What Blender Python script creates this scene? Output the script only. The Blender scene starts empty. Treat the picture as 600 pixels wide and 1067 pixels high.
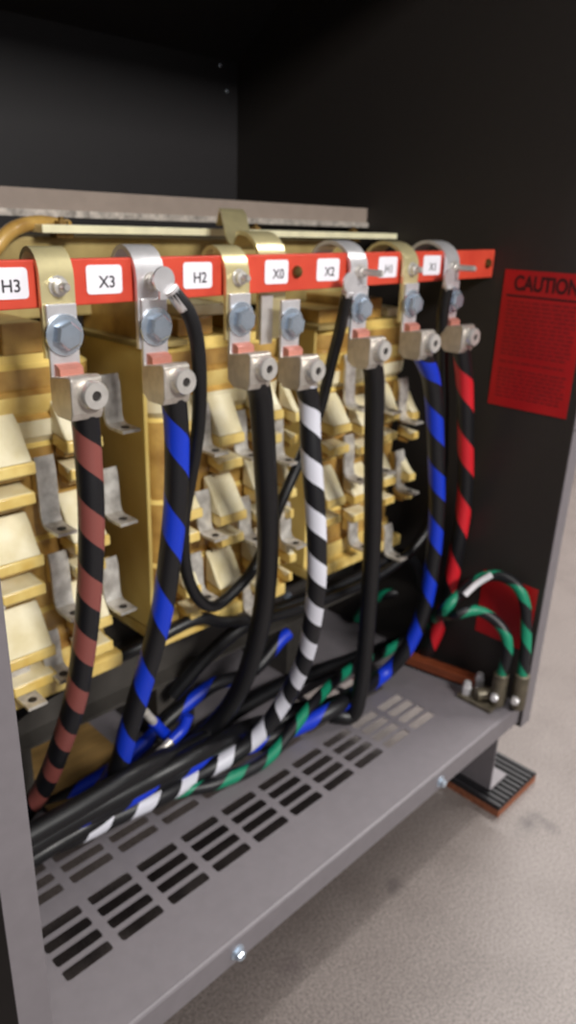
import bpy, bmesh, math, random
from mathutils import Vector, Matrix
random.seed(7)
C = bpy.context.scene.collection
PI = math.pi
# ------------------------------------------------------------------ camera frame
AX = Vector((0.70568138, 0.23479473, -0.66849474))
AY = Vector((-0.70769634, 0.27931253, -0.64896102))
AZ = Vector((0.03434633, 0.93105099, 0.36326902))
CAM = Vector((0, 0, 1.10))
F = 773.0
def ray(u, v):
    d = Vector(((u - 300) / F, -(v - 533.5) / F, -1.0))
    return Vector((AX.dot(d), AY.dot(d), AZ.dot(d)))
def at(u, v, Y):
    r = ray(u, v); return CAM + r * ((Y - CAM.y) / r.y)
def atz(u, v, z):
    r = ray(u, v); return CAM + r * ((z - CAM.z) / r.z)
def atx(u, v, x):
    r = ray(u, v); return CAM + r * ((x - CAM.x) / r.x)
# ------------------------------------------------------------------ materials
def lin(c):
    c = c / 255.0
    return c / 12.92 if c <= 0.04045 else ((c + 0.055) / 1.055) ** 2.4
def col(r, g, b): return (lin(r), lin(g), lin(b), 1)
def newmat(name):
    m = bpy.data.materials.new(name); m.use_nodes = True
    nt = m.node_tree; bs = nt.nodes['Principled BSDF']
    return m, nt, bs
def mat(name, c, rough=.5, metal=0., vary=.12, scale=30., bump=0., c2=None, coat=0., stretch=(1, 1, 1), spec=None):
    m, nt, bs = newmat(name)
    tc = nt.nodes.new('ShaderNodeTexCoord'); mp = nt.nodes.new('ShaderNodeMapping')
    mp.inputs['Scale'].default_value = stretch
    nt.links.new(tc.outputs['Object'], mp.inputs['Vector'])
    no = nt.nodes.new('ShaderNodeTexNoise'); no.inputs['Scale'].default_value = scale; no.inputs['Detail'].default_value = 5
    nt.links.new(mp.outputs['Vector'], no.inputs['Vector'])
    rp = nt.nodes.new('ShaderNodeValToRGB')
    a = col(*c); b = col(*c2) if c2 else tuple(x * (1 - vary * 2) for x in a[:3]) + (1,)
    rp.color_ramp.elements[0].color = b; rp.color_ramp.elements[0].position = .32
    rp.color_ramp.elements[1].color = a; rp.color_ramp.elements[1].position = .68
    nt.links.new(no.outputs['Fac'], rp.inputs['Fac']); nt.links.new(rp.outputs['Color'], bs.inputs['Base Color'])
    bs.inputs['Roughness'].default_value = rough; bs.inputs['Metallic'].default_value = metal
    if spec is not None: bs.inputs['Specular IOR Level'].default_value = spec
    if coat: bs.inputs['Coat Weight'].default_value = coat; bs.inputs['Coat Roughness'].default_value = .15
    if bump:
        bp = nt.nodes.new('ShaderNodeBump'); bp.inputs['Strength'].default_value = bump; bp.inputs['Distance'].default_value = .002
        nt.links.new(no.outputs['Fac'], bp.inputs['Height']); nt.links.new(bp.outputs['Normal'], bs.inputs['Normal'])
    return m
def stripemat(name, tape, pitch, duty, twist=1.0, base=(17, 17, 21), rough=.45):
    """spiral tape round a black cable: u = angle 0..1, v = metres along"""
    m, nt, bs = newmat(name)
    uv = nt.nodes.new('ShaderNodeUVMap'); uv.uv_map = 'UVMap'
    sp = nt.nodes.new('ShaderNodeSeparateXYZ'); nt.links.new(uv.outputs['UV'], sp.inputs[0])
    d = nt.nodes.new('ShaderNodeMath'); d.operation = 'DIVIDE'; d.inputs[1].default_value = pitch
    nt.links.new(sp.outputs['Y'], d.inputs[0])
    mu = nt.nodes.new('ShaderNodeMath'); mu.operation = 'MULTIPLY'; mu.inputs[1].default_value = twist
    nt.links.new(sp.outputs['X'], mu.inputs[0])
    ad = nt.nodes.new('ShaderNodeMath'); ad.operation = 'ADD'
    nt.links.new(d.outputs[0], ad.inputs[0]); nt.links.new(mu.outputs[0], ad.inputs[1])
    fr = nt.nodes.new('ShaderNodeMath'); fr.operation = 'FRACT'; nt.links.new(ad.outputs[0], fr.inputs[0])
    lt = nt.nodes.new('ShaderNodeMath'); lt.operation = 'LESS_THAN'; lt.inputs[1].default_value = duty
    nt.links.new(fr.outputs[0], lt.inputs[0])
    mx = nt.nodes.new('ShaderNodeMix'); mx.data_type = 'RGBA'
    mx.inputs['A'].default_value = col(*base); mx.inputs['B'].default_value = col(*tape)
    nt.links.new(lt.outputs[0], mx.inputs['Factor']); nt.links.new(mx.outputs['Result'], bs.inputs['Base Color'])
    bs.inputs['Roughness'].default_value = rough
    return m
M = {}
M['grey'] = mat('grey_enamel', (112, 107, 111), .5, 0, .04, 60, .08)
M['inner'] = mat('charcoal_side_sheet', (44, 39, 36), .6, 0, .05, 80, .1)  # side sheets set darker than the grey flanges
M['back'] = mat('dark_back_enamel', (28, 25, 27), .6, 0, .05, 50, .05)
M['rail'] = mat('grey_rail_paint', (148, 134, 124), .5, 0, .06, 40, .05)
M['railedge'] = mat('lit_rail_edge', (215, 205, 195), .4, .3, .3, 90, .3)  # light catching the rail's lower lip, painted in as a paler colour
M['pale'] = mat('pale_gold_bar', (250, 244, 205), .3, .1, .08, 40)
M['gold'] = mat('gold_varnish', (240, 214, 130), .3, .0, .10, 14, .15, c2=(228, 198, 112), coat=.3)
M['golddk'] = mat('olive_varnish', (176, 158, 104), .42, .0, .12, 18, .2, c2=(140, 122, 74), coat=.2)
M['amber'] = mat('amber_resin', (206, 168, 92), .35, 0, .15, 22, .3, c2=(150, 110, 54), coat=.4)
M['cream'] = mat('cream_paper', (238, 230, 200), .45, 0, .08, 25, .3, c2=(216, 202, 156), coat=.15)
M['yellow'] = mat('yellow_resin', (234, 210, 134), .35, 0, .08, 30, .2, c2=(210, 176, 92), coat=.4)
M['tap'] = mat('tinned_tap', (226, 222, 214), .36, .45, .25, 60, .35, c2=(170, 164, 156))
M['tin'] = mat('tinned_copper', (240, 238, 240), .3, .6, .10, 40, .15)
M['brass'] = mat('pale_brass_strap', (244, 230, 176), .28, .6, .10, 30, .15)
M['lug'] = mat('cast_lug_alloy', (214, 206, 196), .36, .65, .12, 90, .1)
M['screw'] = mat('screw_alloy', (232, 228, 222), .28, .6, .1, 60)
M['zinc'] = mat('zinc_plate', (196, 208, 222), .26, .75, .08, 50)
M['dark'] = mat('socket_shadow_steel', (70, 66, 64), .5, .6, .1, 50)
M['copper'] = mat('red_bar_reflection', (224, 150, 134), .35, .4, .1, 50)  # pink of the red bar mirrored in the lugs, as a fixed colour
M['red'] = mat('red_fibreglass', (214, 78, 56), .4, 0, .05, 24, .1, c2=(200, 66, 48))
M['label'] = mat('white_label_paper', (240, 238, 246), .5, 0, .01, 20)
M['ink'] = mat('black_ink', (40, 38, 44), .6)
M['bronze'] = mat('bronze_screw', (150, 120, 70), .35, .8, .3, 90)
M['black'] = mat('black_rubber', (13, 13, 16), .42, 0, .1, 60, .1)
M['silverink'] = mat('grey_print', (150, 150, 155), .5)
M['whitejk'] = mat('white_tape', (222, 220, 224), .45, 0, .03, 30)
M['blue'] = mat('blue_tape', (10, 50, 190), .4, 0, .05, 30)
M['green'] = mat('green_tape', (10, 120, 90), .4, 0, .05, 30)
M['sticker'] = mat('red_sticker', (186, 20, 24), .5, 0, .05, 16, 0, c2=(170, 14, 20))
M['stickerink'] = mat('sticker_ink', (66, 6, 12), .6)
M['stickerdk'] = mat('faded_sticker_ink', (120, 18, 22), .6)
M['iron'] = mat('laminated_iron', (48, 44, 38), .55, .2, .2, 40, .3, stretch=(1, 1, 14))
M['clamp'] = mat('grey_clamp_paint', (72, 68, 64), .5, 0, .1, 40, .05)
M['ply'] = mat('brown_board', (150, 118, 70), .6, 0, .2, 10, .2, stretch=(1, 6, 1))
M['cu'] = mat('copper_bar', (138, 70, 42), .45, .25, .15, 20)
M['olivelug'] = mat('dull_lug_alloy', (112, 104, 88), .45, .5, .2, 60, .2)
M['pad'] = mat('black_ribbed_rubber', (26, 24, 28), .6, 0, .1, 60, .1)
M['cork'] = mat('brown_cork', (150, 88, 58), .8, 0, .25, 120, .4)
M['wall'] = mat('room_wall_paint', (150, 146, 146), .8, 0, .04, 4)
M['base'] = mat('dark_baseboard', (70, 68, 72), .6, 0, .04, 4)
for k, t, p, du in (('s_brown', (132, 72, 66), .081, .48), ('s_blue', (10, 52, 190), .115, .42), ('s_white', (206, 206, 216), .075, .48),
                    ('s_blue_far', (10, 52, 195), .115, .46), ('s_red', (206, 30, 42), .135, .46), ('s_green', (12, 124, 92), .085, .45)):
    M[k] = stripemat(k + '_spiral', t, p, du)

def floor_material():
    m, nt, bs = newmat('speckled_vinyl_floor')
    tc = nt.nodes.new('ShaderNodeTexCoord'); L = nt.links.new
    def noise(s, d=6):
        n = nt.nodes.new('ShaderNodeTexNoise'); n.inputs['Scale'].default_value = s; n.inputs['Detail'].default_value = d
        L(tc.outputs['Object'], n.inputs['Vector']); return n
    a = noise(240, 3); b = noise(9); c = noise(4.6, 3)
    r1 = nt.nodes.new('ShaderNodeValToRGB'); r1.color_ramp.elements[0].color = col(86, 78, 75); r1.color_ramp.elements[1].color = col(118, 109, 105)
    r1.color_ramp.elements[0].position = .35; r1.color_ramp.elements[1].position = .62
    L(a.outputs['Fac'], r1.inputs['Fac'])
    r2 = nt.nodes.new('ShaderNodeValToRGB'); r2.color_ramp.elements[0].color = (.76, .74, .73, 1); r2.color_ramp.elements[1].color = (1, 1, 1, 1)
    r2.color_ramp.elements[0].position = .3; r2.color_ramp.elements[1].position = .55
    L(b.outputs['Fac'], r2.inputs['Fac'])
    mx = nt.nodes.new('ShaderNodeMix'); mx.data_type = 'RGBA'; mx.blend_type = 'MULTIPLY'; mx.inputs['Factor'].default_value = .6
    L(r1.outputs['Color'], mx.inputs['A']); L(r2.outputs['Color'], mx.inputs['B'])
    r3 = nt.nodes.new('ShaderNodeValToRGB'); r3.color_ramp.elements[0].color = (.45, .42, .42, 1); r3.color_ramp.elements[1].color = (1, 1, 1, 1)
    r3.color_ramp.elements[0].position = .24; r3.color_ramp.elements[1].position = .33
    L(c.outputs['Fac'], r3.inputs['Fac'])
    m2 = nt.nodes.new('ShaderNodeMix'); m2.data_type = 'RGBA'; m2.blend_type = 'MULTIPLY'; m2.inputs['Factor'].default_value = .7
    L(mx.outputs['Result'], m2.inputs['A']); L(r3.outputs['Color'], m2.inputs['B'])
    # scuffed dirt patches
    def patch(prev, p, rx, ry, k):
        mp = nt.nodes.new('ShaderNodeMapping'); mp.inputs['Location'].default_value = (-p[0] / rx, -p[1] / ry, 0); mp.inputs['Scale'].default_value = (1 / rx, 1 / ry, 0)
        L(tc.outputs['Object'], mp.inputs['Vector'])
        ln = nt.nodes.new('ShaderNodeVectorMath'); ln.operation = 'LENGTH'; L(mp.outputs['Vector'], ln.inputs[0])
        nn = noise(34, 4); sb = nt.nodes.new('ShaderNodeMath'); sb.operation = 'ADD'
        L(ln.outputs['Value'], sb.inputs[0]); L(nn.outputs['Fac'], sb.inputs[1])
        rr = nt.nodes.new('ShaderNodeValToRGB'); rr.color_ramp.elements[0].position = .5; rr.color_ramp.elements[1].position = 1.2
        rr.color_ramp.elements[1].position = 1.0
        rr.color_ramp.elements[0].color = (k, k * .96, k, 1); rr.color_ramp.elements[1].color = (1, 1, 1, 1)
        L(sb.outputs[0], rr.inputs['Fac'])
        q = nt.nodes.new('ShaderNodeMix'); q.data_type = 'RGBA'; q.blend_type = 'MULTIPLY'; q.inputs['Factor'].default_value = 1
        L(prev, q.inputs['A']); L(rr.outputs['Color'], q.inputs['B']); return q.outputs['Result']
    o = m2.outputs['Result']
    for (u, v, rx, ry, k) in ((552, 857, .10, .05, .5), (412, 925, .05, .04, .5), (575, 862, .05, .05, .55), (300, 1010, .06, .05, .75)):
        pt = atz(u, v, 0); o = patch(o, pt, rx, ry, k)
    L(o, bs.inputs['Base Color']); bs.inputs['Roughness'].default_value = .5
    bp = nt.nodes.new('ShaderNodeBump'); bp.inputs['Strength'].default_value = .15; bp.inputs['Distance'].default_value = .002
    L(a.outputs['Fac'], bp.inputs['Height']); L(bp.outputs['Normal'], bs.inputs['Normal'])
    return m
M['floor'] = floor_material()
# ------------------------------------------------------------------ object helpers
def tag(o, label=None, cat=None, group=None, kind=None):
    if label: o['label'] = label
    if cat: o['category'] = cat
    if group: o['group'] = group
    if kind: o['kind'] = kind
    return o
def empty(name, loc, label, cat, group=None):
    o = bpy.data.objects.new(name, None); C.objects.link(o); o.location = loc; o.empty_display_size = .02
    return tag(o, label, cat, group)
def rootloc(p):
    v = Vector((0, 0, 0))
    while p is not None: v += p.location; p = p.parent
    return v
def obj(name, bm, mats, parent=None, smooth=True, bevel=0):
    """bm in world coordinates; becomes ONE mesh object"""
    if parent is not None:
        off = rootloc(parent); bmesh.ops.translate(bm, verts=bm.verts, vec=-off); off = None
    me = bpy.data.meshes.new(name); bm.normal_update(); bm.to_mesh(me); bm.free()
    if not isinstance(mats, (list, tuple)): mats = [mats]
    for m in mats: me.materials.append(m)
    if smooth:
        me.polygons.foreach_set('use_smooth', [True] * len(me.polygons))
        try: me.set_sharp_from_angle(angle=math.radians(38))
        except Exception: pass
    o = bpy.data.objects.new(name, me); C.objects.link(o)
    if parent is not None: o.parent = parent
    if bevel:
        b = o.modifiers.new('bevel', 'BEVEL'); b.width = bevel; b.segments = 2; b.limit_method = 'ANGLE'
    return o
def recentre(o):
    """put a one-mesh thing's origin at its base"""
    vs = [v.co for v in o.data.vertices]
    c = Vector(((min(v.x for v in vs) + max(v.x for v in vs)) / 2, (min(v.y for v in vs) + max(v.y for v in vs)) / 2, min(v.z for v in vs)))
    o.data.transform(Matrix.Translation(-c)); o.location = c
    return o
def BM(): return bmesh.new()
def ring_pts(cx, cy, hx, hy, r, n=6):
    out = []
    for (sx, sy, a0) in ((1, 1, 0), (-1, 1, PI / 2), (-1, -1, PI), (1, -1, 1.5 * PI)):
        for i in range(n + 1):
            t = a0 + PI / 2 * i / n
            out.append((cx + sx * (hx - r) + r * math.cos(t), cy + sy * (hy - r) + r * math.sin(t)))
    return out
def box(bm, x0, x1, y0, y1, z0, z1, mi=0):
    v = [bm.verts.new(p) for p in ((x0, y0, z0), (x1, y0, z0), (x1, y1, z0), (x0, y1, z0), (x0, y0, z1), (x1, y0, z1), (x1, y1, z1), (x0, y1, z1))]
    fs = []
    for q in ((3, 2, 1, 0), (4, 5, 6, 7), (0, 1, 5, 4), (1, 2, 6, 5), (2, 3, 7, 6), (3, 0, 4, 7)):
        f = bm.faces.new([v[i] for i in q]); f.material_index = mi; fs.append(f)
    return fs
def prism(bm, pts, axis, a, b, mi=0):
    """closed outline pts (2D) extruded along axis from a to b; axis x: pts=(y,z); y: (x,z); z: (x,y)"""
    def P(p, t):
        return {'x': (t, p[0], p[1]), 'y': (p[0], t, p[1]), 'z': (p[0], p[1], t)}[axis]
    A = [bm.verts.new(P(p, a)) for p in pts]; B = [bm.verts.new(P(p, b)) for p in pts]
    n = len(pts); fs = [bm.faces.new(A), bm.faces.new(B[::-1])]
    for i in range(n): fs.append(bm.faces.new((A[i], B[i], B[(i + 1) % n], A[(i + 1) % n])))
    for f in fs: f.material_index = mi
    bmesh.ops.recalc_face_normals(bm, faces=fs)
    return fs
def ribbon(bm, line, t, x0, x1, mi=0):
    """a bent strip: centre line in (y,z), thickness t, between x0 and x1"""
    L = []; R = []
    n = len(line)
    for i in range(n):
        a = Vector(line[max(0, i - 1)]); b = Vector(line[min(n - 1, i + 1)]); d = (b - a).normalized(); nn = Vector((-d.y, d.x)) * t / 2
        p = Vector(line[i]); L.append(tuple(p + nn)); R.append(tuple(p - nn))
    loops = []
    for x in (x0, x1): loops.append([bm.verts.new((x, q[0], q[1])) for q in L + R[::-1]])
    A, B = loops; m = len(A); fs = []
    for i in range(m): fs.append(bm.faces.new((A[i], B[i], B[(i + 1) % m], A[(i + 1) % m])))
    for i in range(n - 1):
        for Q in (A, B): fs.append(bm.faces.new((Q[i], Q[i + 1], Q[m - 2 - i], Q[m - 1 - i])))
    for f in fs: f.material_index = mi
    bmesh.ops.recalc_face_normals(bm, faces=fs)
def lathe(bm, c, d, prof, n=20, mi=0, phase=0., mis=None):
    """prof = [(r, t)] round axis d from point c"""
    d = Vector(d).normalized(); u = d.orthogonal().normalized()
    if abs(d.y) > .9: u = Vector((1, 0, 0)); u = (u - d * u.dot(d)).normalized()
    w = d.cross(u); c = Vector(c); rings = []
    for r, t in prof:
        rings.append([bm.verts.new(c + d * t + (u * math.cos(2 * PI * i / n + phase) + w * math.sin(2 * PI * i / n + phase)) * max(r, 1e-5)) for i in range(n)])
    fs = []
    for k in range(len(rings) - 1):
        for i in range(n):
            f = bm.faces.new((rings[k][i], rings[k][(i + 1) % n], rings[k + 1][(i + 1) % n], rings[k + 1][i]))
            f.material_index = mis[k] if mis else mi; fs.append(f)
    fs.append(bm.faces.new(rings[0][::-1])); fs.append(bm.faces.new(rings[-1]))
    fs[-1].material_index = mis[-1] if mis else mi; fs[-2].material_index = mis[0] if mis else mi
    bmesh.ops.recalc_face_normals(bm, faces=fs)
def spline(pts, step=.008):
    P = [Vector(p) for p in pts]; P = [P[0] * 2 - P[1]] + P + [P[-1] * 2 - P[-2]]
    out = []
    for i in range(1, len(P) - 2):
        a, b, c, d = P[i - 1:i + 3]
        n = max(2, int((c - b).length / step))
        for k in range(n):
            t = k / n
            out.append(.5 * ((2 * b) + (c - a) * t + (2 * a - 5 * b + 4 * c - d) * t * t + (3 * b - a - 3 * c + d) * t ** 3))
    out.append(P[-2]); return out
def tube(bm, pts, r, n=18, v0=0., u0=0., step=.008, mi=0, caps=True):
    line = spline(pts, step) if len(pts) > 2 else [Vector(p) for p in pts]
    uvl = bm.loops.layers.uv.get('UVMap') or bm.loops.layers.uv.new('UVMap')
    T0 = (line[1] - line[0]).normalized()
    u = Vector((1, 0, 0)); u = (u - T0 * u.dot(T0)).normalized()
    rings = []; s = v0; ss = []
    for i, p in enumerate(line):
        t = (line[min(i + 1, len(line) - 1)] - line[max(i - 1, 0)]).normalized()
        u = (u - t * u.dot(t)).normalized(); w = t.cross(u)
        if i: s += (p - line[i - 1]).length
        ss.append(s); rr = r(i / (len(line) - 1)) if callable(r) else r
        rings.append([bm.verts.new(p + (u * math.cos(2 * PI * k / n) + w * math.sin(2 * PI * k / n)) * rr) for k in range(n)])
    for i in range(len(rings) - 1):
        for k in range(n):
            f = bm.faces.new((rings[i][k], rings[i][(k + 1) % n], rings[i + 1][(k + 1) % n], rings[i + 1][k])); f.material_index = mi
            for l, (uu, vv) in zip(f.loops, ((k, ss[i]), (k + 1, ss[i]), (k + 1, ss[i + 1]), (k, ss[i + 1]))): l[uvl].uv = (uu / n + u0, vv)
    if caps:
        bm.faces.new(rings[0][::-1]).material_index = mi; bm.faces.new(rings[-1]).material_index = mi
    bmesh.ops.recalc_face_normals(bm, faces=bm.faces[:])
def copy_tree(o, parent=None):
    c = o.copy(); C.objects.link(c); c.parent = parent
    for ch in [x for x in bpy.data.objects if x.parent == o]: copy_tree(ch, c)
    return c
def text_mesh(s, size, ax_x, ax_y, centre, name, m, parent, depth=.0003, bold=0.0, sx=1.0):
    cu = bpy.data.curves.new('lettering', 'FONT'); cu.body = s; cu.size = size; cu.extrude = depth; cu.align_x = 'CENTER'; cu.align_y = 'CENTER'; cu.offset = bold
    t = bpy.data.objects.new('lettering', cu); C.objects.link(t)
    bpy.context.view_layer.update()
    me = bpy.data.meshes.new_from_object(t.evaluated_get(bpy.context.evaluated_depsgraph_get()))
    bpy.data.objects.remove(t); bpy.data.curves.remove(cu)
    X = Vector(ax_x); Y = Vector(ax_y); Z = X.cross(Y)
    mt = Matrix((X, Y, Z)).transposed().to_4x4() @ Matrix.Diagonal((sx, 1, 1, 1))
    me.transform(mt); me.transform(Matrix.Translation(Vector(centre) - rootloc(parent)))
    me.materials.clear(); me.materials.append(m)
    o = bpy.data.objects.new(name, me); C.objects.link(o); o.parent = parent
    return o
# ================================================================== THE ROOM
def plane_box(name, b, m, kind='structure'):
    bm = BM(); box(bm, *b); o = obj(name, bm, m, smooth=False); tag(o, kind=kind); return o
plane_box('floor', (-4, 6, -5, 2.0, -.05, 0), M['floor'])
plane_box('wall_back', (-4, 4.0, 1.9, 2.0, 0, 2.8), M['wall'])
plane_box('wall_right', (4.0, 4.1, -5, 2.0, 0, 2.8), M['wall'])
plane_box('baseboard_right', (3.985, 4.0, -5, 1.9, 0, .12), M['base'])
plane_box('baseboard_back', (-4, 3.985, 1.885, 1.9, 0, .12), M['base'])
# ================================================================== CABINET
X0, X1, XI0, XI1 = .180, 1.250, .213, 1.216
YF, YB, ZB, ZT = .512, 1.38, .229, 1.66
cab = empty('transformer_cabinet', (.715, .95, .105), 'large open-fronted grey steel transformer cabinet with a slotted base, standing over the floor', 'electrical cabinet')
# side panels (hollow box sides: dark sheet, grey front flange)
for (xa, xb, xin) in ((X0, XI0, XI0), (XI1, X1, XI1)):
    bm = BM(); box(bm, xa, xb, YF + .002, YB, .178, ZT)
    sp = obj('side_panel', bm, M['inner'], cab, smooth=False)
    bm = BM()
    # two flange strips with a fine seam between them, each with a tiny return lip
    zs = (.178, .785, .788 if xa > 1 else .785, ZT)
    box(bm, xa, xb, YF, YF + .002, zs[0], zs[1]); box(bm, xa, xb, YF, YF + .002, zs[2], zs[3])
    obj('front_flange', bm, M['grey'], sp, smooth=False)
    sp['label'] = 'charcoal side panel'
# back and roof
bm = BM()
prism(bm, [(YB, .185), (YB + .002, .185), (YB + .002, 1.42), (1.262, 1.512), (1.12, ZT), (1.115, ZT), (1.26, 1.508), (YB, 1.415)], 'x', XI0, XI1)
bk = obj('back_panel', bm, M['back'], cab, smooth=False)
for (u, v) in ((229, 68), (236, 95)):
    p = at(u, v, YB); bm = BM(); lathe(bm, p, (0, -1, 0), [(.004, 0), (.004, .002), (.002, .0035)], 10)
    obj('panel_screw', bm, M['zinc'], bk)
bm = BM(); box(bm, X0, X1, YF, 1.12, ZT, ZT + .003); box(bm, XI0, XI1, YF, YF + .002, ZT - .03, ZT)
obj('roof_panel', bm, M['back'], cab, smooth=False)
# slotted base pan: a filled outline with real slots
def slotted_sheet():
    cu = bpy.data.curves.new('pan', 'CURVE'); cu.dimensions = '2D'; cu.fill_mode = 'BOTH'; cu.extrude = .001
    def poly(pts):
        s = cu.splines.new('POLY'); s.points.add(len(pts) - 1); s.use_cyclic_u = True
        for i, p in enumerate(pts): s.points[i].co = (p[0], p[1], 0, 1)
    poly([(XI0, .524), (XI1, .524), (XI1, YB), (XI0, YB)])
    rows = [(.625 + i * .0247) for i in range(4)] + [(.748 + i * .0247) for i in range(4)]
    for k in range(11):
        a = .2805 - .0793 * 0 + .0795 * k; b = a + .0655
        if k == 10: continue
        for y in rows:
            h = .0040; H = .0086; pts = []
            pts = ring_pts((a + b) / 2, y, (b - a) / 2, H, h, 3)
            poly(pts)
    o = bpy.data.objects.new('pan', cu); C.objects.link(o); bpy.context.view_layer.update()
    me = bpy.data.meshes.new_from_object(o.evaluated_get(bpy.context.evaluated_depsgraph_get()))
    bpy.data.objects.remove(o)
    bm = bmesh.new(); bm.from_mesh(me); bmesh.ops.translate(bm, verts=bm.verts, vec=(0, 0, ZB - .001)); return bm
bm = slotted_sheet()
ln = [(.524, ZB - .001), (.5215, ZB - .0018), (.5205, ZB - .004), (.5205, .187), (.524, .185), (.56, .185)]
ribbon(bm, ln, .002, XI0 - .02, XI1 - .001)
pan = obj('base_pan', bm, M['grey'], cab, smooth=False)
for x in (.470, .940):
    bm = BM(); lathe(bm, (x, .5195, .203), (0, -1, 0), [(.009, 0), (.009, .0015), (.0075, .0015), (.0075, .009), (.006, .0105)], 6, phase=.3)
    lathe(bm, (x, .5195, .203), (0, -1, 0), [(.011, -.0005), (.011, .0014)], 18)
    obj('base_bolt', bm, M['zinc'], pan)
# foot brackets (left ones hidden)
for (xa, s) in ((1.172, 1), (.245, 1)):
    for ya in (.535, 1.25):
        bm = BM(); box(bm, xa, xa + .004, ya, ya + .10, .028, .185); box(bm, xa, xa + .07, ya, ya + .10, .028, .032)
        box(bm, xa, xa + .05, ya, ya + .10, .181, .185)
        obj('mounting_foot', bm, M['grey'], cab, smooth=False)
def rib_pad(x0, y0, label):
    r = empty('vibration_pad', (x0 + .075, y0 + .075, 0), label, 'vibration pad', 'pads under the cabinet feet')
    bm = BM(); box(bm, x0, x0 + .155, y0, y0 + .15, .0, .017); obj('cork_layer', bm, M['cork'], r, smooth=False)
    bm = BM(); box(bm, x0, x0 + .155, y0, y0 + .15, .017, .022)
    n = 10
    for i in range(n): xx = x0 + .155 * i / n; box(bm, xx, xx + .0085, y0, y0 + .15, .0215, .028)
    obj('rubber_top', bm, M['pad'], r, smooth=False)
rib_pad(1.150, .498, 'square brown and black ribbed pad under the right front foot of the cabinet')
# ================================================================== CORE
core = empty('transformer_core', (.70, 1.0, ZB), 'dark laminated transformer core with a gold varnished top, seen behind and under the coils', 'transformer core')
bm = BM(); box(bm, .30, 1.13, .945, 1.07, .97, 1.072); obj('top_yoke', bm, M['golddk'], core, smooth=False, bevel=.003)
bm = BM(); box(bm, .26, 1.13, .925, 1.07, .35, .50); obj('bottom_yoke', bm, M['iron'], core, smooth=False, bevel=.003)
for cx in (.36, .685, 1.01):
    bm = BM(); box(bm, cx - .055, cx + .055, .95, 1.06, .49, .98); obj('core_leg', bm, M['iron'], core, smooth=False)
bm = BM(); prism(bm, [(.925, .36), (.885, .36), (.885, .365), (.918, .365), (.918, .445), (.885, .445), (.885, .450), (.925, .450)], 'x', .24, 1.16)
obj('clamp_channel', bm, M['clamp'], core, smooth=False)
for x in (.35, .66, .98):
    bm = BM(); box(bm, x - .04, x + .04, .90, 1.10, ZB, .352); obj('core_support', bm, M['clamp'], core, smooth=False)
for x in (.47, .62, .80, .95):
    bm = BM(); lathe(bm, (x, .918, .405), (0, -1, 0), [(.010, 0), (.010, .008), (.005, .008), (.005, .02)], 6); obj('clamp_bolt', bm, M['zinc'], core)
bm = BM(); tube(bm, [at(-30, 285, .93), at(-8, 262, .925), at(12, 240, .93), at(40, 232, .95), at(70, 236, .97)], .009); o = obj('wrapped_lead', bm, M['amber'], core); o['label'] = 'amber wrapped lead'
# grey rail across the cabinet behind the top of the core
rail = BM()
prism(rail, [(1.0, 1.099), (.992, 1.099), (.992, 1.102), (.997, 1.102), (.997, 1.128), (1.04, 1.128), (1.04, 1.131), (.994, 1.131), (.994, 1.105), (.989, 1.105), (.989, 1.096), (1.0, 1.096)], 'x', XI0 + .001, XI1 - .001)
for f in rail.faces:
    c = f.calc_center_median()
    if c.z < 1.106 and c.y < .9945: f.material_index = 1
ro = obj('cross_rail', rail, [M['rail'], M['railedge']], cab, smooth=False); ro['label'] = 'light grey cross rail with a lower edge coloured as if lit'
# pale gold bar on top of the core
bar = empty('flat_clamp_bar', (.83, .93, 1.085), 'long thin pale gold bar lying across the core, before the grey rail', 'metal bar')
a = at(38, 237, .93).x; b = at(408, 237, .93).x
bm = BM(); box(bm, a, b, .915, .945, 1.0775, 1.0875); obj('flat_bar', bm, M['pale'], bar, smooth=False, bevel=.001)
for x in (.52, .86, 1.10):
    bm = BM(); box(bm, x - .012, x + .012, .922, .940, 1.0715, 1.078); lathe(bm, (x, .93, 1.087), (0, 0, 1), [(.009, 0), (.009, .005), (.004, .005), (.004, .010)], 6)
    obj('bar_fastener', bm, M['bronze'], bar)
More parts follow.
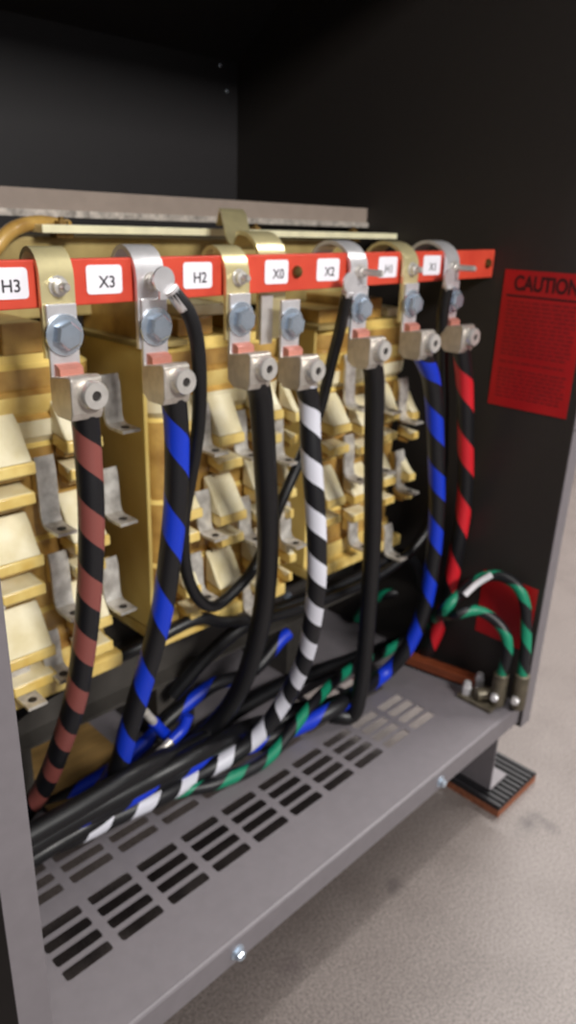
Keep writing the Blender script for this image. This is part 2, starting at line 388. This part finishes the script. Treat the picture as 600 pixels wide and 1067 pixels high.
# ================================================================== COILS
def loft(bm, cx, cy, hx, hy, r, rings, cap=True):
    prev = None; fs = []
    first = last = None
    for (z, o, mi) in rings:
        vs = [bm.verts.new((p[0], p[1], z)) for p in ring_pts(cx, cy, hx + o, hy + o, r + o)]
        if prev:
            n = len(vs)
            for i in range(n):
                f = bm.faces.new((prev[i], prev[(i + 1) % n], vs[(i + 1) % n], vs[i])); f.material_index = mi; fs.append(f)
        else: first = vs
        prev = vs
    f = bm.faces.new(prev); f.material_index = rings[-1][2]; f = bm.faces.new(first[::-1]); f.material_index = rings[1][2]
    bmesh.ops.recalc_face_normals(bm, faces=bm.faces[:])
def coil(cx, label, rows, taps, side, topbits):
    hx = .127; yf = .80; hy = .15; cy = yf + hy
    c = empty('transformer_coil', (cx, cy, .50), label, 'transformer coil', 'the row of three varnished coils')
    # winding body with layered bands
    rg = [(.525, -.01, 0), (.53, 0, 0)]
    z = .53; k = 0
    body = [(.545, .003, 3), (.56, 0, 3), (.565, -.006, 1), (.62, -.004, 1), (.625, -.010, 0), (.66, -.006, 1), (.72, -.004, 1), (.725, -.010, 0), (.76, -.006, 1),
            (.84, -.004, 1), (.845, -.008, 0), (.855, .002, 2), (.875, .004, 2), (.88, -.004, 1), (.888, .003, 3), (.905, .006, 3), (.91, -.002, 1), (.915, .001, 1), (.935, .002, 1), (.94, -.006, 0), (.95, -.006, 0)]
    rg += body
    bm = BM(); loft(bm, cx, cy, hx - .004, hy - .004, .035, rg)
    obj('winding', bm, [M['gold'], M['amber'], M['cream'], M['yellow']], c)
    # bottom ledge
    bm = BM(); box(bm, cx - hx - .006, cx + hx + .002, yf - .012, yf + 2 * hy, .507, .530); obj('bottom_ledge', bm, M['yellow'], c, smooth=False, bevel=.004)
    # gold side board, left
    if side:
        bm = BM(); box(bm, cx - hx - .007, cx - hx - .001, yf + .006, yf + .20, .530, .949)
        sb = obj('side_board', bm, M['gold'], c, smooth=False, bevel=.0015)
        bm = BM(); box(bm, cx - hx - .009, cx - hx + .06, yf - .004, yf + .19, .944, .951); obj('board_cap', bm, M['golddk'], sb, smooth=False, bevel=.001)
    # layered paper wedges on the front, between the taps
    for (xa, xb, zt, zb) in rows:
        bm = BM(); y = yf + .004; d = random.uniform(.030, .040); g = (zt - zb)
        prism(bm, [(y, zt), (y - d * .35, zt - g * .20), (y - d * .75, zt - g * .55), (y - d, zb + .018), (y, zb + .022)], 'x', xa, xb - .004, 0)
        prism(bm, [(y, zb + .020), (y - d, zb + .0175), (y - d - .001, zb + .004), (y - d * .8, zb), (y, zb + .006)], 'x', xa + .001, xb - .005 + .004, 1)
        prism(bm, [(y, zb + .004), (y - d * .6, zb - .001), (y - d * .55, zb - .007), (y, zb - .008)], 'x', xa + .004, xb - .006, 2)
        obj('paper_wedge', bm, [M['cream'], M['yellow'], M['amber']], c, bevel=.002)
    for (x, z, h) in taps:
        bm = BM(); w = .0125; y = yf - .012
        ribbon(bm, [(y + .004, z + h), (y, z + h * .8), (y - .002, z + .012), (y - .006, z + .003), (y - .014, z), (y - .042, z)], .004, x - w, x + w)
        t = obj('tap_terminal', bm, M['tap'], c)
        bm = BM(); lathe(bm, (x, y - .028, z + .0015), (0, 0, 1), [(.0055, 0), (.0055, .0012)], 14)
        obj('bolt_hole', bm, M['dark'], t)
        bm = BM(); box(bm, x - .010, x + .010, y + .0035, yf + .004, z + h * .45, z + h * .92); obj('tap_stem', bm, M['yellow'], t, smooth=False)
    for (xa, xb, ya, yb, za, zb, mk) in topbits:
        bm = BM(); box(bm, xa, xb, ya, yb, za, zb); obj('spacer_block', bm, M[mk], c, smooth=False, bevel=.002)
    return c
CX = (.360, .685, 1.010)
def tap_at(u, v, Y=.765, h=.062):
    p = at(u, v, Y); return (p.x, p.z, h)
def wedge_rows(gaps, z0, pitch=.121, n=4):
    """a big paper wedge per step in each gap between tap columns, with a thin one below it"""
    out = []
    for gi, (xa, xb) in enumerate(gaps):
        dz = (gi % 2) * .012
        for k in range(n):
            zt = z0 - k * pitch - dz
            h = (.070 if xb - xa > .035 else .060) + random.uniform(-.007, .006)
            xa += random.uniform(-.003, .003); xb += random.uniform(-.003, .003)
            if zt - h > .530: out.append((xa, xb, zt, zt - h))
            if zt - h - .034 > .530: out.append((xa + .004, xb - .003, zt - h - .014, zt - h - .036))
    return out
coil(CX[0], 'leftmost varnished coil, its front packed with cream paper wedges, partly behind the cabinet edge',
     wedge_rows([(.240, .290), (.312, .378), (.418, .466)], .900),
     [tap_at(60, 550, .77, .085), tap_at(73, 637, .77, .075), tap_at(128, 446), tap_at(126, 541), tap_at(126, 632), tap_at(62, 700, .77, .05), tap_at(30, 727, .77, .045), (.30, .80, .06), (.30, .68, .06)],
     False, [(.25, .36, .82, .98, .950, .966, 'cream'), (.27, .34, .80, .97, .966, .985, 'amber'), (.37, .42, .81, .96, .950, .985, 'amber'), (.40, .47, .82, .97, .950, .963, 'cream')])
coil(CX[1], 'middle varnished coil, with the large plain gold board on its left side',
     wedge_rows([(.590, .622), (.648, .700), (.728, .778), (.796, .812)], .885),
     [tap_at(222, 470), tap_at(222, 558), tap_at(214, 622), tap_at(260, 475), tap_at(264, 562), tap_at(268, 640), tap_at(298, 480, .765, .07), tap_at(306, 566)],
     True, [(.565, .60, .825, .97, .950, 1.0, 'amber'), (.62, .68, .82, .97, .951, .975, 'amber'), (.64, .72, .83, .96, .975, .990, 'cream'), (.73, .80, .82, .97, .951, .972, 'amber')])
coil(CX[2], 'rightmost varnished coil, nearest the charcoal side panel',
     wedge_rows([(.890, .938), (.968, 1.018), (1.035, 1.078), (1.112, 1.134)], .840, .125),
     [tap_at(373, 425, .765, .085), tap_at(372, 500, .765, .075), tap_at(428, 439, .765, .075), tap_at(424, 512, .765, .075), tap_at(376, 570, .765, .06), tap_at(412, 580, .765, .06), (1.03, .80, .06), (1.03, .69, .06)],
     True, [(.90, .98, .82, .97, .951, .972, 'amber'), (1.0, 1.06, .82, .97, .951, .985, 'amber'), (1.08, 1.12, .82, .97, .951, .966, 'cream')])
# ================================================================== RED BAR
sup = empty('terminal_support_bar', (.75, .71, 1.015), 'long red fibreglass bar with seven white labels carrying the row of cable terminals', 'terminal bar')
BX0, BX1 = XI0 + .004, 1.214
def zb_at(x): return 1.0125 + (x - .32) * .012
bm = BM()
v = [bm.verts.new(p) for p in [(x, y, zb_at(x) + dz) for x in (BX0, BX1) for (y, dz) in ((.7035, 0), (.7145, 0), (.7145, .0455), (.7035, .0455))]]
for q in ((0, 1, 2, 3), (7, 6, 5, 4), (0, 4, 5, 1), (1, 5, 6, 2), (2, 6, 7, 3), (3, 7, 4, 0)): bm.faces.new([v[i] for i in q])
bmesh.ops.recalc_face_normals(bm, faces=bm.faces[:])
obj('red_bar', bm, M['red'], sup, smooth=False, bevel=.0015)
LAB = [(.312, .353, 'H3'), (.4165, .459, 'X3'), (.540, .582, 'H2'), (.667, .708, 'X0'), (.762, .807, 'X2'), (.893, .937, 'H1'), (1.004, 1.050, 'X1')]
for i, (xa, xb, s) in enumerate(LAB):
    zc = zb_at((xa + xb) / 2) + .0245; h = .0145; bm = BM(); cc = []
    xm = (xa + xb) / 2; hw = (xb - xa) / 2
    for p in ring_pts(xm, zc, hw, h, .004, 3): cc.append(p)
    prism(bm, cc, 'y', .7027, .7036)
    lb = obj('marker_label', bm, M['label'], sup, smooth=False); lb['label'] = 'white label reading ' + s
    text_mesh(s, .0165, (1, 0, 0), (0, 0, 1), (xm + .003, .7026, zc - .003), 'lettering', M['ink'], lb, depth=.0002, bold=.0002)
for (x, r) in ((.724, .008), (1.193, .008)):
    bm = BM(); lathe(bm, (x, .7036, zb_at(x) + .0235), (0, -1, 0), [(r, 0), (r, .002), (r * .8, .005), (r * .3, .006)], 16)
    obj('bar_screw', bm, M['bronze'], sup)
# ================================================================== STRAPS, LUGS
LX = (.379, .490, .615, .702, .840, .962, 1.074)
NAME = {0: 'brown-striped cable at the far left', 1: 'first blue-striped cable from the left', 2: 'plain black cable under label H2',
        3: 'white-striped cable', 4: 'plain black cable under label X2', 5: 'second blue-striped cable from the left', 6: 'red-striped cable at the far right'}
def hexbolt(bm, c, r, n=20):
    lathe(bm, c, (0, -1, 0), [(r, 0), (r, .0025), (r * .93, .003)], 24)
    lathe(bm, (c[0], c[1] - .003, c[2]), (0, -1, 0), [(r * .72, 0), (r * .72, .008), (r * .6, .0105), (0, .011)], 6, phase=.35)
def arc_profile(yf, zlow, zb, back, top=1.086):
    """strap line: up behind the bar, over it, down the front"""
    L = [(back, zb), (back, 1.03)]
    hh = min(.030, (back - yf) * .62)
    yc = (back + yf) / 2; rr = (back - yf) / 2
    for i in range(0, 11):
        t = PI * i / 10; L.append((yc + rr * math.cos(t), top - hh + hh * math.sin(t) + (.0 if i < 6 else -.004 * (i - 5) / 5)))
    L += [(yf, 1.02), (yf, zlow)]
    return L
def strap(i, front=True, gold=True, w=.0185):
    x = LX[i]
    if front: lab = ('pale gold' if gold else 'silvery') + ' strap looped over the red bar above the ' + NAME[i]
    else: lab = 'wide pale gold strap passing behind the red bar above the ' + NAME[i]
    r = empty('terminal_strap', (x, .74, .955), lab, 'metal strap', 'straps from the coils to the terminals')
    bm = BM()
    if front: ribbon(bm, arc_profile(.6965, .965, 1.018, (.733, .745, .745, .75, .772, .772, .772)[i], (1.068, 1.070, 1.070, 1.07, 1.077, 1.077, 1.079)[i]), .005, x - w, x + w)
    else:
        L = [(.735, .955), (.735, 1.04)]
        L = [(.725, .955), (.725, 1.04)]
        for k in range(0, 9):
            t = PI * k / 10; L.append((.76 - .035 * math.cos(t), 1.052 + .034 * math.sin(t)))
        L += [(.80, 1.066), (.83, 1.070), (.86, 1.086), (.885, 1.108), (.905, 1.114), (.93, 1.094)]
        ribbon(bm, L, .005, x - .026, x + .022)
        for q in bm.verts:
            if q.co.y > .765: q.co.x += (q.co.y - .765) * .62
    obj('strap', bm, M['brass' if gold else 'tin'], r)
    if front:
        stud = .030 if i in (4, 6) else .008
        zz = zb_at(x) + .021
        bm = BM(); lathe(bm, (x, .694, zz), (0, -1, 0), [(.0105, 0), (.0105, .0018), (.008, .002), (.008, .008), (.0045, .009), (.0045, .009 + stud), (.003, .011 + stud)], 12)
        obj('strap_nut', bm, M['screw'], r)
    else:
        bm = BM(); box(bm, x - .026, x - .006, .7170, .7205, .950, 1.012); o = obj('backing_plate', bm, M['tin'], r, smooth=False); o['label'] = 'silvery backing plate'
    return r
for i, (fr, go) in enumerate(((1, 1), (1, 0), (1, 1), (0, 1), (1, 0), (1, 1), (1, 0))): strap(i, fr, go)
# amber end piece of the wide strap on the pale bar
def make_lug():
    x = 0; r = empty('cable_lug', (0, .675, .915), 'x', 'cable lug', 'mechanical cable lugs along the red bar')
    # tang: plate from under the bolt down into the body
    bm = BM(); box(bm, x - .0165, x + .0165, .6888, .6938, .945, 1.018); obj('tang', bm, M['tin'], r, smooth=False, bevel=.0012)
    bm = BM(); hexbolt(bm, (x, .6886, .988), .0205); obj('hex_bolt', bm, M['zinc'], r)
    bm = BM(); prism(bm, [(.6888, .960), (.684, .9595), (.678, .956), (.678, .947), (.6888, .947)], 'x', x - .013, x + .013); obj('red_bar_reflection', bm, M['copper'], r, smooth=False)  # added wedge, coloured as the red bar's reflection on the lug top
    # body: block with cable barrel below
    bm = BM(); prism(bm, [(.651, .916), (.651, .950), (.656, .953), (.693, .947), (.693, .916), (.682, .908), (.655, .908)], 'x', x - .0175, x + .0175)
    obj('lug_body', bm, M['lug'], r, smooth=False, bevel=.0015)
    bm = BM(); c = (x + .004, .6515, .934)
    lathe(bm, c, (0, -1, 0), [(.0148, 0), (.0148, .009), (.0132, .0115), (.0052, .0115), (.0048, .007)], 22)
    s = obj('set_screw', bm, M['screw'], r)
    bm = BM(); lathe(bm, (c[0], c[1] - .0085, c[2]), (0, -1, 0), [(.0049, 0), (.0049, .0015)], 6); obj('hex_socket', bm, M['dark'], s)
    return r
lug0 = make_lug()
for i, x in enumerate(LX):
    g = lug0 if i == 0 else copy_tree(lug0)
    g.location = (x, .675, .915 - (.012 if i == 3 else 0) + (x - .4) * .006)
    g['label'] = 'silvery screw lug clamping the ' + NAME[i]
# ================================================================== POWER CABLES
def P(*a):
    """(u, v, y) or (u, v, 'z', height) or a finished point"""
    if len(a) == 4 and a[2] == 'x': return atx(a[0], a[1], a[3])
    if len(a) == 4: return atz(a[0], a[1], a[3])
    return at(*a)
def cable(name, pts, r, m, label, cat='cable', group=None, u0=0., v0=0., lead=None):
    Q = [P(*p) if not isinstance(p, Vector) else p for p in pts]
    if lead is not None: Q = [Vector((LX[lead] + .004, .666, .922 - (.012 if lead == 3 else 0)))] + Q
    bm = BM(); tube(bm, Q, r, u0=u0, v0=v0)
    o = obj(name, bm, m); recentre(o); tag(o, label, cat, group); return o
G = 'power cables hanging from the lugs'
R0 = .0146
cable('power_cable', [(91, 460, .674), (95, 530, .676), (94, 600, .684), (88, 670, .70), (78, 730, .725), (62, 780, .765), (42, 825, .82), (5, 870, .88)], R0, M['s_brown'],
      'black cable wrapped in brown spiral tape, hanging at the far left', group=G, lead=0, u0=.2, v0=.004)
cable('power_cable', [(184, 450, .674), (183, 520, .68), (177, 580, .69), (168, 640, .70), (152, 700, .72), (134, 760, .745), (122, 800, .775), (95, 835, 'z', .262), (40, 868, 'z', .262), (-20, 905, 'z', .262)], R0, M['s_blue'],
      'black cable wrapped in blue spiral tape, second hanging cable from the left', group=G, lead=1, u0=.35, v0=-.002)
cable('power_cable', [(272, 420, .674), (277, 500, .68), (279, 560, .69), (276, 620, .70), (264, 680, .725), (244, 728, .765), (210, 768, .80), (160, 805, 'z', .285), (100, 842, 'z', .285), (40, 875, 'z', .285), (-30, 920, 'z', .285)], .0155, M['black'],
      'plain black cable curving down left of the white-striped one', group=G, lead=2)
cable('power_cable', [(322, 420, .672), (324, 470, .666), (329, 540, .655), (330, 600, .65), (325, 650, .665), (315, 692, .69), (296, 730, .725), (270, 765, .748), (240, 788, .765), (205, 808, 'z', .250), (170, 828, 'z', .252), (115, 853, 'z', .252), (85, 868, 'z', .250), (50, 882, 'z', .250), (0, 905, 'z', .250)], R0, M['s_white'],
      'black cable wrapped in white spiral tape, sweeping down and left along the base', group=G, lead=3, u0=.1, v0=.0)
cable('power_cable', [(390, 400, .674), (389, 480, .68), (388, 560, .688), (384, 630, .695), (379, 690, .700), (374, 724, .702), (367, 745, 'z', .2455), (349, 745, 'z', .2455), (318, 738, .80), (275, 752, .84), (220, 778, 'z', .315), (150, 815, 'z', .318), (80, 852, 'z', .318), (0, 900, 'z', .318)], R0 + .0005, M['black'],
      'plain black cable hanging right of the white-striped one, touching the slotted base', group=G, lead=4)
cable('power_cable', [(450, 400, .674), (454, 470, .678), (455, 530, .684), (450, 590, .69), (440, 640, .70), (421, 680, .72), (395, 706, .745), (350, 737, 'z', .272), (300, 762, 'z', .245), (240, 784, 'z', .245), (180, 806, 'z', .275), (120, 838, 'z', .290), (60, 860, 'z', .31)], R0, M['s_blue_far'],
      'black cable wrapped in blue spiral tape, hanging just left of the red-striped cable', group=G, lead=5, u0=.3, v0=.03)
cable('power_cable', [(484, 400, .674), (485, 460, .678), (484, 520, .684), (475, 580, .692), (464, 630, .70), (452, 665, .715), (436, 690, .75), (412, 700, .80), (385, 700, .86), (350, 702, .90)], R0, M['s_red'],
      'black cable wrapped in red spiral tape, hanging farthest right', group=G, lead=6, u0=.5, v0=-.032)
# lower, deeper bundle running left along the base behind
GB = 'cables bundled on the cabinet base'
cable('bundled_cable', [(300, 660, .86), (291, 668, .86), (262, 700, .86), (222, 714, .86), (180, 746, .87), (150, 775, .87), (120, 800, .88), (60, 835, .90), (0, 860, .92)], .0125, M['s_blue_far'],
      'black cable with blue tape running low in the shade behind the hanging cables', group=GB, u0=.8)
cable('bundled_cable', [(470, 655, .83), (420, 668, .84), (360, 690, .85), (300, 712, .86), (240, 745, .86), (170, 790, .87), (90, 838, .87), (0, 890, .87)], .0145, M['black'],
      'thick black cable crossing the dark base to the left, behind the others', group=GB)
cable('bundled_cable', [(440, 690, .80), (400, 712, .80), (340, 735, 'z', .250), (290, 752, 'z', .250), (220, 783, 'z', .250), (165, 815, 'z', .250), (125, 838, 'z', .262), (90, 860, 'z', .262), (50, 884, 'z', .252), (0, 915, 'z', .250)], .0135, M['black'],
      'black cable lying on the base just behind the white-striped cable', group=GB)
cable('bundled_cable', [(215, 770, 'z', .30), (150, 800, 'z', .345), (100, 830, 'z', .35), (45, 862, 'z', .35), (-20, 900, 'z', .35)], .0145, M['black'],
      'short visible length of thick black cable on top of the left end of the bundle', group=GB)
# arch of black cable behind, right
cable('arched_cable', [(436, 675, .79), (440, 630, .785), (435, 594, .785), (419, 578, .785), (399, 585, .785), (370, 602, .79), (330, 620, .80), (290, 636, .81), (250, 655, .83), (215, 685, .85), (180, 725, .87)], .0125, M['black'],
      'black cable arched left of the far blue-striped cable, running down left under the coils')
# thin jumper looping from the X3 strap and up to the X2 strap
def ring_terminal(root, p, d):
    bm = BM(); p = Vector(p); d = Vector(d).normalized()
    lathe(bm, p, d, [(.0085, -.004), (.0085, .022), (.007, .024)], 14); o = obj('crimp_barrel', bm, M['tin'], root)
    bm = BM(); q = p - d * .016; lathe(bm, q, (0, -1, 0), [(.0135, -.0015), (.0135, .0015)], 20); box(bm, q.x - .006, q.x + .006, q.y - .0014, q.y + .0014, q.z - .02, q.z - .002)
    obj('ring_tongue', bm, M['tin'], root)
def jumper(pts, r, label, ends, m=M['black'], printed=False):
    Q = [P(*p) for p in pts]
    root = empty('jumper_cable', (Q[0].x, Q[0].y, min(q.z for q in Q)), label, 'cable')
    bm = BM(); tube(bm, Q, r); obj('cable_jacket', bm, m, root)
    if 0 in ends: ring_terminal(root, Q[0], Q[1] - Q[0])
    if 1 in ends: ring_terminal(root, Q[-1], Q[-2] - Q[-1])
    return root
jumper([(180, 304, .666), (196, 325, .662), (205, 355, .662), (208, 400, .665), (206, 450, .675), (198, 500, .69), (191, 545, .705), (193, 590, .72), (204, 620, .73), (222, 632, .735), (245, 615, .74), (267, 587, .745), (290, 530, .75), (312, 480, .75), (332, 430, .745), (346, 375, .725), (356, 335, .695), (362, 306, .682)],
       .0085, 'thin black cable looping low between the X3 strap and the X2 strap', (0, 1))
jumper([(466, 300, .682), (461, 330, .69), (461, 380, .71), (462, 440, .725), (460, 500, .735), (449, 545, .745), (424, 578, .755), (390, 602, .765), (350, 620, .77), (290, 640, .775), (235, 648, .775), (205, 645, .775), (150, 672, .79), (90, 700, .82), (40, 728, .86), (10, 750, .9)],
       .0095, 'thin black cable dropping behind the X1 strap then running far left under the coils', (0,))
# ================================================================== GROUND CABLES, BAR, LUG
GG = 'green-taped ground cables'
cable('ground_cable', [(544, 706, 'x', 1.19), (547, 680, 'x', 1.195), (548, 655, 'x', 1.20), (547, 630, 'x', 1.20), (538, 610, 'x', 1.195), (519, 600, 'x', 1.19), (497, 604, 'x', 1.175), (480, 618, 'x', 1.15), (462, 636, 'x', 1.12), (440, 655, .775), (400, 680, .80), (358, 702, 'z', .272), (322, 738, 'z', .275), (279, 790, 'z', .241), (229, 815, 'z', .241), (190, 824, 'z', .241), (140, 836, 'z', .241), (60, 866, 'z', .241)], .0105, M['s_green'],
      'black and green ground cable making the large outer loop at the lower right', group=GG, u0=.15, v0=.04)
cable('ground_cable', [(522, 705, 'x', 1.17), (528, 684, 'x', 1.17), (527, 662, 'x', 1.17), (514, 645, 'x', 1.165), (495, 636, 'x', 1.15), (474, 640, 'x', 1.13), (455, 640, .76), (430, 622, .82), (405, 618, .855), (385, 628, .90), (372, 645, .93)], .0105, M['s_green'],
      'black and green ground cable making the smaller inner loop at the lower right', group=GG, u0=.5, v0=.01)
cable('tape_wrapped_lead', [(484, 620, 'x', 1.135), (497, 608, 'x', 1.155), (512, 599, 'x', 1.17)], .006, M['whitejk'], 'short white wire lying along the outer green ground cable', 'wire')
gb = BM()
pa = Vector((1.165, .76, .236)); pb = Vector((1.195, .60, .236))
d = (pb - pa).normalized(); nn = Vector((-d.y, d.x, 0)) * .013
for (s) in (0,):
    vs = [gb.verts.new(q) for q in (pa - nn, pa + nn, pb + nn, pb - nn)]; vt = [gb.verts.new(q.co + Vector((0, 0, .020))) for q in vs]
    gb.faces.new(vs[::-1]); gb.faces.new(vt)
    for i in range(4): gb.faces.new((vs[i], vs[(i + 1) % 4], vt[(i + 1) % 4], vt[i]))
bmesh.ops.recalc_face_normals(gb, faces=gb.faces[:])
g = obj('ground_bar', gb, M['cu'], None, smooth=False, bevel=.002); g.modifiers['bevel'].width = .002; recentre(g)
tag(g, 'flat orange copper ground bar on the base at the right side', 'ground bar')
gl = empty('ground_lug', (1.185, .57, ZB), 'dull metal two-barrel ground lug bolted on the base in the right corner', 'ground lug')
bm = BM(); box(bm, 1.140, 1.208, .545, .620, ZB, .238); obj('lug_plate', bm, M['olivelug'], gl, smooth=False, bevel=.002)
for e in (atx(544, 706, 1.19), atx(522, 705, 1.17)):
    bm = BM(); lathe(bm, (e.x, e.y, .2375), (0, 0, 1), [(.013, 0), (.0145, .003), (.0145, e.z - .232), (.0125, e.z - .230)], 18); obj('lug_barrel', bm, M['olivelug'], gl)
    bm = BM(); lathe(bm, (e.x - .013, e.y, .262), (-1, -.35, 0), [(.008, 0), (.008, .010), (.006, .012)], 6); obj('barrel_screw', bm, M['tin'], gl)
bm = BM(); lathe(bm, (1.150, .585, .250), (.75, -.6, 0), [(.010, 0), (.013, .002), (.013, .042), (.010, .044)], 18); obj('lug_barrel', bm, M['olivelug'], gl)
for (x, y, z) in ((1.155, .608, .262), (1.190, .602, .268)):
    bm = BM(); lathe(bm, (x, y, .238), (0, 0, 1), [(.010, 0), (.010, z - .245), (.0075, z - .245), (.0075, z - .236), (.006, z - .234)], 6); obj('lug_bolt', bm, M['tin'], gl)
bm = BM(); p = at(496, 650, .66); box(bm, p.x - .010, p.x + .010, .655, .672, ZB, p.z + .0); o = obj('bracket_post', bm, M['olivelug'], None, smooth=False, bevel=.002)
recentre(o); tag(o, 'dull olive upright metal strip beside the ground cables in the right corner', 'bracket')
bm = BM(); box(bm, .40, .56, .80, 1.05, ZB, .2345); o = obj('base_board', bm, M['ply'], None, smooth=False); recentre(o)
tag(o, 'brown board lying on the cabinet base at the far left, under the cables', 'board')
# small crimped leads in the shade at the lower left
for (pts, lab, mk) in (([(160, 752, .80), (170, 763, .80), (182, 772, .80)], 'lower', 'blue'), ([(178, 772, .78), (190, 760, .78), (196, 745, .78)], 'upper', 'blue')):
    Q = [P(*p) for p in pts]
    root = empty('taped_lead', (Q[0].x, Q[0].y, min(q.z for q in Q) - .01), lab + ' of two short blue-taped leads with silver crimps beside the cable bundle', 'cable', 'short blue-taped leads')
    bm = BM(); tube(bm, Q, .009); obj('cable_jacket', bm, M[mk], root)
    dd = (Q[0] - Q[1]).normalized(); bm = BM(); lathe(bm, Q[0], dd, [(.007, 0), (.007, .03), (.004, .032)], 12); obj('crimp_barrel', bm, M['tap'], root)
# ================================================================== STICKERS
def sticker(name, y0, y1, z0, z1, label):
    bm = BM(); box(bm, XI1 - .0010, XI1 - .0002, y0, y1, z0, z1)
    r = empty(name, (XI1 - .001, (y0 + y1) / 2, z0), label, 'warning sticker')
    bm.free(); bm = BM(); box(bm, XI1 - .0010, XI1 - .0002, y0, y1, z0, z1); obj('sticker_sheet', bm, M['sticker'], r, smooth=False); return r
st = sticker('warning_sticker', .5295, .680, .8045, 1.0385, 'red sticker headed CAUTION on the charcoal side panel')
text_mesh('CAUTION', .034, (0, -1, 0), (0, 0, 1), (XI1 - .0012, .6015, 1.0165), 'heading', M['stickerink'], st, depth=.0002, bold=.0011, sx=.755)
bm = BM(); box(bm, XI1 - .0014, XI1 - .0009, .536, .672, .9945, .998); obj('rule_line', bm, M['stickerink'], st, smooth=False)
bm = BM(); z = .985
while z > .818:
    y = .668
    gap = random.random() < .12
    while y > .545 and not gap:
        w = random.uniform(.006, .018); box(bm, XI1 - .0013, XI1 - .0009, max(y - w, .540), y, z, z + .0026); y -= w + .003
    z -= .0068
obj('fine_print', bm, M['stickerdk'], st, smooth=False)
sticker('warning_sticker', .525, .640, .345, .480, 'dark red sticker low on the charcoal side panel, behind the ground cable loops')
# ================================================================== LIGHT
w = bpy.data.worlds.new('room_light'); bpy.context.scene.world = w; w.use_nodes = True
w.node_tree.nodes['Background'].inputs[0].default_value = (.80, .82, .88, 1); w.node_tree.nodes['Background'].inputs[1].default_value = .27
def area(name, loc, target, sx, sy, power, c=(1, .97, .93)):
    l = bpy.data.lights.new(name, 'AREA'); l.shape = 'RECTANGLE'; l.size = sx; l.size_y = sy; l.energy = power; l.color = c
    o = bpy.data.objects.new(name, l); C.objects.link(o); o.location = loc
    d = Vector(target) - Vector(loc)
    if d.xy.length > 1e-4: o.rotation_euler = d.to_track_quat('-Z', 'Y').to_euler()
    return o
area('ceiling_or_fill_lamp', (1.2, .37, 2.75), (1.2, .37, 0), 1.6, .12, 26)
area('ceiling_or_fill_lamp', (.3, -2.6, 2.75), (.5, -1.2, 0), 1.2, .6, 180)
area('ceiling_or_fill_lamp', (2.7, .1, 2.75), (2.7, .1, 0), .3, 1.4, 105)
area('ceiling_or_fill_lamp', (3.1, 1.3, 2.75), (3.1, 1.3, 0), .3, 1.0, 60)  # unseen fill lamp, added to brighten the floor at the far right
# ================================================================== CAMERA
cd = bpy.data.cameras.new('camera'); co = bpy.data.objects.new('camera', cd); C.objects.link(co)
cd.sensor_fit = 'HORIZONTAL'; cd.sensor_width = 36; cd.lens = 36 * F / 600; cd.clip_start = .02
cd.dof.use_dof = True; cd.dof.focus_distance = .45; cd.dof.aperture_fstop = 14
R = Matrix((AX, AY, AZ)).to_4x4(); co.matrix_world = Matrix.Translation(CAM) @ R
bpy.context.scene.camera = co
vs = bpy.context.scene.view_settings
vs.view_transform = 'Standard'; vs.look = 'None'; vs.gamma = 1; vs.use_curve_mapping = False; vs.exposure = 0
